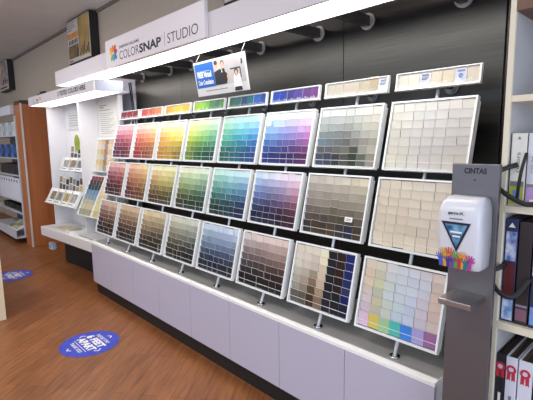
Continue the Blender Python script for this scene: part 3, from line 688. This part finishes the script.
# ---------------------------------------------------------------- floor decals
BLUE = noisy('decal_blue', (44, 62, 176), (56, 76, 196), (20, 20, 20), .35)
def decal(cx, cy, r, label):
    m = frame_m((cx, cy, -H), (1, 0, 0), (0, 1, 0), (0, 0, 1))
    t = thing('floor_decal', label, 'floor sticker', m=m, group='blue distancing stickers')
    MB(m).prism([(r * math.cos(k * math.pi / 32), r * math.sin(k * math.pi / 32)) for k in range(64)], 0.0002, .0012).build('disc', BLUE, t)
    k = r / .22; n0 = .0012
    MB(m).text('PLEASE STAY', -.105 * k, .092 * k, .21 * k, .030 * k, n0, bold=.02).build('lettering', PAPER, t)
    MB(m).text('6 FEET', -.132 * k, .018 * k, .264 * k, .064 * k, n0, bold=.05).build('lettering', PAPER, t)
    MB(m).text('APART', -.132 * k, -.058 * k, .264 * k, .064 * k, n0, bold=.05).build('lettering', PAPER, t)
    MB(m).text('THANK YOU!', -.10 * k, -.122 * k, .20 * k, .030 * k, n0, bold=.02).build('lettering', PAPER, t)
    MB(m).box(-.12 * k, .12 * k, -.078 * k, -.074 * k, n0, n0 + .0008).build('rule', PAPER, t)
    for a in range(4):
        q = m @ Matrix.Rotation(a * math.pi / 2, 4, 'Z') @ Matrix.Translation((0, (.158 if a % 2 == 0 else .152) * k, 0))
        b = MB(q); b.prism([(-.026 * k, 0), (0, .022 * k), (.026 * k, 0), (.026 * k, -.010 * k), (0, .012 * k), (-.026 * k, -.010 * k)], n0, n0 + .0008); b.build('chevron', PAPER, t)
decal(1.135, -.487, .220, 'round blue floor sticker with white lettering, nearer one in the aisle')
decal(-1.30, -.48, .220, 'round blue floor sticker farther off, partly hidden by the counter')

# ---------------------------------------------------------------- sanitizer stand
SY0 = -.08
t = thing('sanitizer_stand', 'grey steel sanitizer floor stand at the right end of the racks', 'stand', (3.82, -.07, -H))
STG = mat('stand_steel', (118, 115, 117), .38, .7)
MB().box(3.745, 3.905, SY0, SY0 + .022, -H + .012, .918, bevel=.002).build('column', STG, t)
MB().box(3.70, 3.93, -.27, -.012, -H, -H + .0115, bevel=.003).build('foot_plate', STG, t)
MB(FACE(0, SY0, 0)).text('CINTAS', 3.788, .884, .076, .020, bold=.03).build('lettering', INK, t)
MB().cyl((3.825, SY0 - .002, .862), (3.825, SY0, .862), .003, 10).build('screw', DARKGREY, t)
MB().box(3.768, 3.880, -.205, SY0 - .0005, .430, .452, bevel=.003).build('drip_tray', mat('tray_steel', (176, 174, 172), .3, 1.0), t)
# dispenser: rounded casing grown from section loops
t = thing('sanitizer_dispenser', 'white touch-free sanitizer dispenser with coloured hands on its front', 'dispenser', (3.815, -.13, .553))
DW = mat('dispenser_white', (212, 212, 218), .3)
def sec(z, x0, x1, yf, yb, rc=.022, n=6):
    pts = []
    for (cx, cy, a0) in ((x0 + rc, yf + rc, 180), (x1 - rc, yf + rc, 270)):
        for k in range(n + 1):
            a = math.radians(a0 + 90 * k / n); pts.append((cx + rc * math.cos(a), cy + rc * math.sin(a), z))
    pts += [(x1, yb, z), (x0, yb, z)]
    return pts
yb = SY0 - .001
prof = [(.556, -.150, .010), (.558, -.165, .006), (.565, -.172, .003), (.60, -.178, .001), (.66, -.183, .0), (.715, -.187, .0), (.748, -.186, .001), (.772, -.180, .003), (.790, -.168, .007), (.801, -.150, .012), (.806, -.125, .018)]
lp = [sec(z, 3.742 + d, 3.890 - d, y, yb) for z, y, d in prof]
MB().ring(lp, None).build('casing', DW, t)
def fy(z):
    for (z0, y0, _), (z1, y1, _) in zip(prof, prof[1:]):
        if z0 <= z <= z1: return y0 + (y1 - y0) * (z - z0) / (z1 - z0)
    return -.18
sl = (fy(.60) - fy(.70)) / .10
m = frame_m((3.767, fy(.632) - .0012, .632), (1, 0, 0), (0, -sl, math.sqrt(1 - sl * sl)), (0, -1, -sl))
MB(m).prism([(-.004, .094), (.094, .094), (.047, -.012)], 0, .0012).build('window_border', mat('navy_border', (30, 34, 54), .35), t)
MB(m).prism([(.008, .086), (.083, .086), (.0465, .004)], .0012, .0018).build('window', noisy('window_blue', (40, 84, 120), (120, 176, 206), (30, 30, 30), .2), t)
MB(m).box(.026, .066, .056, .062, .0018, .0022).box(.034, .060, .042, .047, .0018, .0022).build('window_print', PAPER, t)
MB(m).text('germ-X', .018, .118, .052, .013, .0008, bold=.04).build('lettering', INK, t)
MB(m).box(.022, .068, .104, .1075, .0005, .0012).build('fine_print', GREYINK, t)
def hand(b, x, y0, y1, lean, w, n0):
    q = m @ Matrix.Translation((x, y0, n0)) @ Matrix.Rotation(lean, 4, 'Z'); h = y1 - y0
    b.prism([(-w * .5, 0), (w * .5, 0), (w * .45, h * .5), (w * .8, h * .72), (-w * .8, h * .72), (-w * .45, h * .5)], 0, .0005, m=q)
    for k, a in enumerate((.42, .14, -.14, -.42)):
        l = h * (.30, .36, .36, .28)[k]; p = q @ Matrix.Translation((-w * .6 + k * w * .4, h * .68, 0)) @ Matrix.Rotation(a * .8, 4, 'Z')
        b.prism([(-w * .17, 0), (w * .17, 0), (w * .13, l), (-w * .13, l)], 0, .0006, m=p)
    p = q @ Matrix.Translation((w * .55, h * .55, 0)) @ Matrix.Rotation(-.95, 4, 'Z'); b.prism([(-w * .18, 0), (w * .18, 0), (w * .12, h * .26), (-w * .12, h * .26)], 0, .0007, m=p)
for k, (x, hh, c, ln) in enumerate(((-.006, .052, (70, 90, 180), .1), (.010, .072, (206, 150, 50), .1), (.022, .076, (206, 84, 60), -.05), (.020, .042, (30, 60, 130), .05), (.034, .045, (110, 60, 150), 0), (.046, .062, (60, 160, 70), 0), (.058, .048, (190, 50, 60), .05), (.070, .066, (226, 150, 50), .02), (.076, .040, (20, 120, 130), -.1), (.090, .056, (180, 50, 140), -.1))):
    b = MB(m); hand(b, x, -.070, -.070 + hh * .92, ln, .013, .0004 + .0001 * k); b.build('hand_print', mat('hand_%d' % k, c, .45), t)

# ---------------------------------------------------------------- bookcase on the right
t = thing('bookcase', 'cream bookcase of sample books at the right edge', 'bookcase', (4.4, .3, -H))
BX0, BX1 = 3.882, 5.1
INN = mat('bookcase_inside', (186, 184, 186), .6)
MB().box(BX0, BX0 + .018, .0, .014, -H, 1.9, bevel=.001).box(BX0, BX0 + .018, .014, .56, -H, 1.9, mi=1).build('side_panel', [CREAM, INN], t)
MB().box(BX1 - .022, BX1, .0, .56, -H, 1.9, bevel=.002).build('side_panel', CREAM, t)
MB().box(BX0 + .0185, BX1 - .0225, .54, .558, -H, 1.9).build('back_panel', INN, t)
for z0, z1 in ((1.128, 1.150), (.746, .770), (.312, .340), (-.16, -.135), (-.5, -.475)):
    MB().box(BX0 + .0185, BX1 - .0225, .0, .539, z0, z1, bevel=.001).build('shelf', CREAM, t)
MB().box(BX0 + .0185, BX1 - .0225, .0, .539, 1.425, 1.46).build('shelf', wood('walnut', (92, 58, 36), (112, 74, 48)), t)['label'] = 'brown upper shelf'
def book(x0, x1, y0, z0, z1, label, grp, cover, bands, d=.28, name='sample_book'):
    t = thing(name, label, 'book', ((x0 + x1) / 2, y0 + d / 2, z0), group=grp)
    MB().box(x0, x1, y0, y0 + d, z0, z0 + .0001 + (z1 - z0), bevel=.002).build('cover', cover, t)
    m = FACE(x0, y0, z0); w = x1 - x0; h = z1 - z0
    for nm, a, b_, c in bands: MB(m).box(.003, w - .003, a * h, b_ * h, .0002, .001).build(nm, c, t)
    return t, m, w, h
BW = mat('book_white', (216, 214, 206), .5); BW2 = mat('book_white_cool', (206, 206, 216), .5); BLIME = mat('label_lime', (176, 178, 60), .5); BBL = mat('label_sky', (110, 150, 206), .5)
BLIL = mat('label_lilac', (176, 140, 190), .5); GREY = mat('book_grey', (120, 118, 120), .5)
zt = .7705
t, m, w, h = book(3.905, 3.953, .02, zt, 1.022, 'white sample book with lime and blue label on the upper shelf', 'sample books', BW, [('label_lime', .02, .27, BLIME), ('grey_band', .27, .34, GREY)])
MB(m).box(.014, w - .012, .06 * h, .22 * h, .001, .0016).build('label_blue', BBL, t); MB(m).box(.02, w - .02, .04 * h, .055 * h, .001, .0017).build('print', PAPER, t)
MB(m).prism([(w / 2 - .006, .92 * h), (w / 2 + .006, .92 * h), (w / 2, .96 * h)], .0002, .001).build('emblem', GREYINK, t)
MB(m @ Matrix.Rotation(math.pi / 2, 4, 'Z')).text('colors', .46 * h, -w * .62, .28 * h, .013, .0006).build('lettering', GREYINK, t)
t, m, w, h = book(3.957, 4.005, .02, zt, 1.022, 'white sample book with lilac label beside the lime one', 'sample books', BW2, [('label_lilac', .02, .27, BLIL), ('grey_band', .27, .31, GREY)])
MB(m @ Matrix.Rotation(math.pi / 2, 4, 'Z')).text('COLOR', .46 * h, -w * .55, .24 * h, .014, .0006).build('lettering', GREYINK, t)
MB(m).box(.015, w - .015, .06 * h, .10 * h, .001, .0016).build('print', PAPER, t)
zt = .3405
NAVY = mat('book_navy', (40, 46, 84), .5); MAR = mat('book_maroon', (96, 30, 34), .5); DB = mat('book_brown', (46, 36, 38), .5)
t, m, w, h = book(3.904, 3.944, .02, zt, .722, 'sample book with blue top and maroon middle on the middle shelf', 'sample books', NAVY, [('blue_picture', .60, .88, noisy('bk_blue', (70, 96, 170), (214, 220, 236), (40, 40, 26), .5)), ('maroon_band', .26, .58, MAR), ('pale_label', .02, .25, noisy('bk_lab', (90, 140, 200), (224, 228, 236), (30, 30, 30), .5))])
MB(m).prism([(w / 2 - .011, .92 * h), (w / 2 + .011, .92 * h), (w / 2, .965 * h)], .0002, .001).build('emblem', PAPER, t)
t, m, w, h = book(3.948, 3.990, .02, zt, .715, 'dark brown sample book beside the blue one', 'sample books', DB, [('mauve_label', .04, .16, mat('bk_mauve', (130, 90, 106), .5)), ('print', .175, .20, mat('bk_print', (140, 130, 150), .5))])
t, m, w, h = book(3.994, 4.04, .02, zt, .722, 'navy sample book with pale spine label, third on the middle shelf', 'sample books', NAVY, [('pale_panel', .5, .9, BW2), ('blue_label', .03, .2, BBL)])
# straps
def strap(pts, label, r=.0085):
    f = []
    n = len(pts)
    for i in range(n - 1):
        p0, p1, p2, p3 = [Vector(pts[max(0, min(n - 1, j))]) for j in (i - 1, i, i + 1, i + 2)]
        for s in range(6):
            u = s / 6; f.append(.5 * ((2 * p1) + (p2 - p0) * u + (2 * p0 - 5 * p1 + 4 * p2 - p3) * u * u + (3 * p1 - p0 - 3 * p2 + p3) * u ** 3))
    f.append(Vector(pts[-1]))
    tag(MB().tube(f, r, 8, .25).build('carry_strap', mat('strap_black', (22, 22, 24), .6)), label, 'strap', 'black carrying straps')
strap([(3.93, .016, .915), (3.888, -.02, .895), (3.874, -.045, .868), (3.892, -.05, .838), (3.935, -.045, .805), (3.975, -.03, .785), (4.0, .016, .785)], 'black strap loop hanging out of the upper shelf books')
strap([(3.955, .013, .955), (3.950, -.01, .90), (3.944, -.012, .84), (3.940, -.006, .80)], 'black strap drooping between the two white books', .0055)
strap([(3.912, .016, .56), (3.906, -.02, .55), (3.890, -.035, .54), (3.885, -.045, .52), (3.90, -.05, .485), (3.93, -.04, .455), (3.962, -.02, .46), (3.992, .016, .52)], 'black strap loop hanging out of the middle shelf books')
# binders on the lowest visible shelf
WB = mat('binder_white', (214, 214, 226), .5); KB = mat('binder_black', (34, 34, 42), .5); PG = noisy('binder_pages', (36, 30, 26), (92, 76, 60), (120, 4, 4), .7)
px = [(3.9025, 3.932, KB, 'black'), (3.935, 3.972, WB, 'white'), (3.976, 4.022, WB, 'second white'), (4.026, 4.064, KB, 'dark')]
for k, (x0, x1, mt, nm) in enumerate(px):
    lab = ['black binder with award ribbon on the lower shelf next to the bookcase side', 'white binder with award ribbon between black and white binders', 'white binder with award ribbon, third from the bookcase side', 'dark binder fourth from the bookcase side'][k]
    t = thing('binder', lab, 'binder', ((x0 + x1) / 2, .2, -.1345), group='ribboned binders')
    MB().box(x0, x1, .015, .022, -.1345, .212, bevel=.002).box(x0, x0 + .003, .0225, .30, -.1345, .212).box(x1 - .003, x1, .0225, .30, -.1345, .212).build('cover', mt, t)
    MB().box(x0 + .005, x1 - .005, .025, .29, -.13, .203).build('pages', PG, t)
    if k < 3:
        m = FACE((x0 + x1) / 2, .015, .165)
        b = MB(m); b.prism([((.0155 + .002 * (j % 2)) * math.cos(j * math.pi / 12), (.0155 + .002 * (j % 2)) * math.sin(j * math.pi / 12)) for j in range(24)], .0002, .002)
        b.prism([(-.013, -.012), (-.001, -.012), (-.003, -.045), (-.008, -.040), (-.014, -.045)], .0002, .0012).prism([(.001, -.012), (.013, -.012), (.014, -.045), (.008, -.040), (.003, -.045)], .0002, .0012)
        rb = b.build('award_ribbon', mat('ribbon_red', (186, 44, 62), .5), t)
        MB(m).prism([(.0085 * math.cos(j * math.pi / 8), .0085 * math.sin(j * math.pi / 8)) for j in range(16)], .002, .0026).build('ribbon_centre', mat('ribbon_pale', (206, 190, 214), .5), rb)
        MB(FACE((x0 + x1) / 2, .015, 0) @ Matrix.Rotation(math.pi / 2, 4, 'Z')).box(-.06, .06, -.005, .004, .0002, .0012).build('print', GREYINK if mt is WB else PAPER, t)

# ---------------------------------------------------------------- lift everything to the floor, then camera and light
for o in bpy.context.scene.objects:
    if o.parent is None: o.location.z += H
cam = bpy.data.cameras.new('camera'); co = bpy.data.objects.new('camera', cam); C.objects.link(co)
R = [[0.68701, 0.726501, -0.014618], [0.089756, -0.104805, -0.990434], [-0.721083, 0.679126, -0.13721]]   # rows: camera right, down, forward
mw = Matrix(((R[0][0], -R[1][0], -R[2][0], 4.40305), (R[0][1], -R[1][1], -R[2][1], -1.62888), (R[0][2], -R[1][2], -R[2][2], 1.00765 + H), (0, 0, 0, 1)))
co.matrix_world = mw
cam.sensor_fit = 'HORIZONTAL'; cam.sensor_width = 36.0; cam.lens = 36.0 * 424.4513 / 533; cam.clip_start = .02
bpy.context.scene.camera = co
def area(name, loc, size, rot, power, col):
    l = bpy.data.lights.new(name, 'AREA'); l.shape = 'RECTANGLE'; l.size, l.size_y = size; l.energy = power; l.color = col
    o = bpy.data.objects.new(name, l); o.location = loc; o.rotation_euler = rot; C.objects.link(o)
for i, (x, y) in enumerate(((-3.2, -1.8), (0, -1.8), (3.0, -2.2), (1.0, -4.4), (4.4, -4.4))):
    area('ceiling_fill', (x, y, ZC + H - .02), (1.2, .6), (0, 0, 0), 26, (1, .96, .92))  # unseen overhead area lights, added to light the room
area('storefront_window', (8.2, -2.2, 1.6), (5.0, 2.2), (0, math.radians(90), 0), 130, (.72, .84, 1.0))
w = bpy.data.worlds.new('daylight'); bpy.context.scene.world = w; w.use_nodes = True
bg = w.node_tree.nodes['Background']; bg.inputs[0].default_value = (.62, .76, 1.0, 1); bg.inputs[1].default_value = 1.0
vs = bpy.context.scene.view_settings; vs.view_transform = 'Standard'; vs.look = 'None'; vs.gamma = 1.0; vs.use_curve_mapping = False; vs.exposure = 0.5
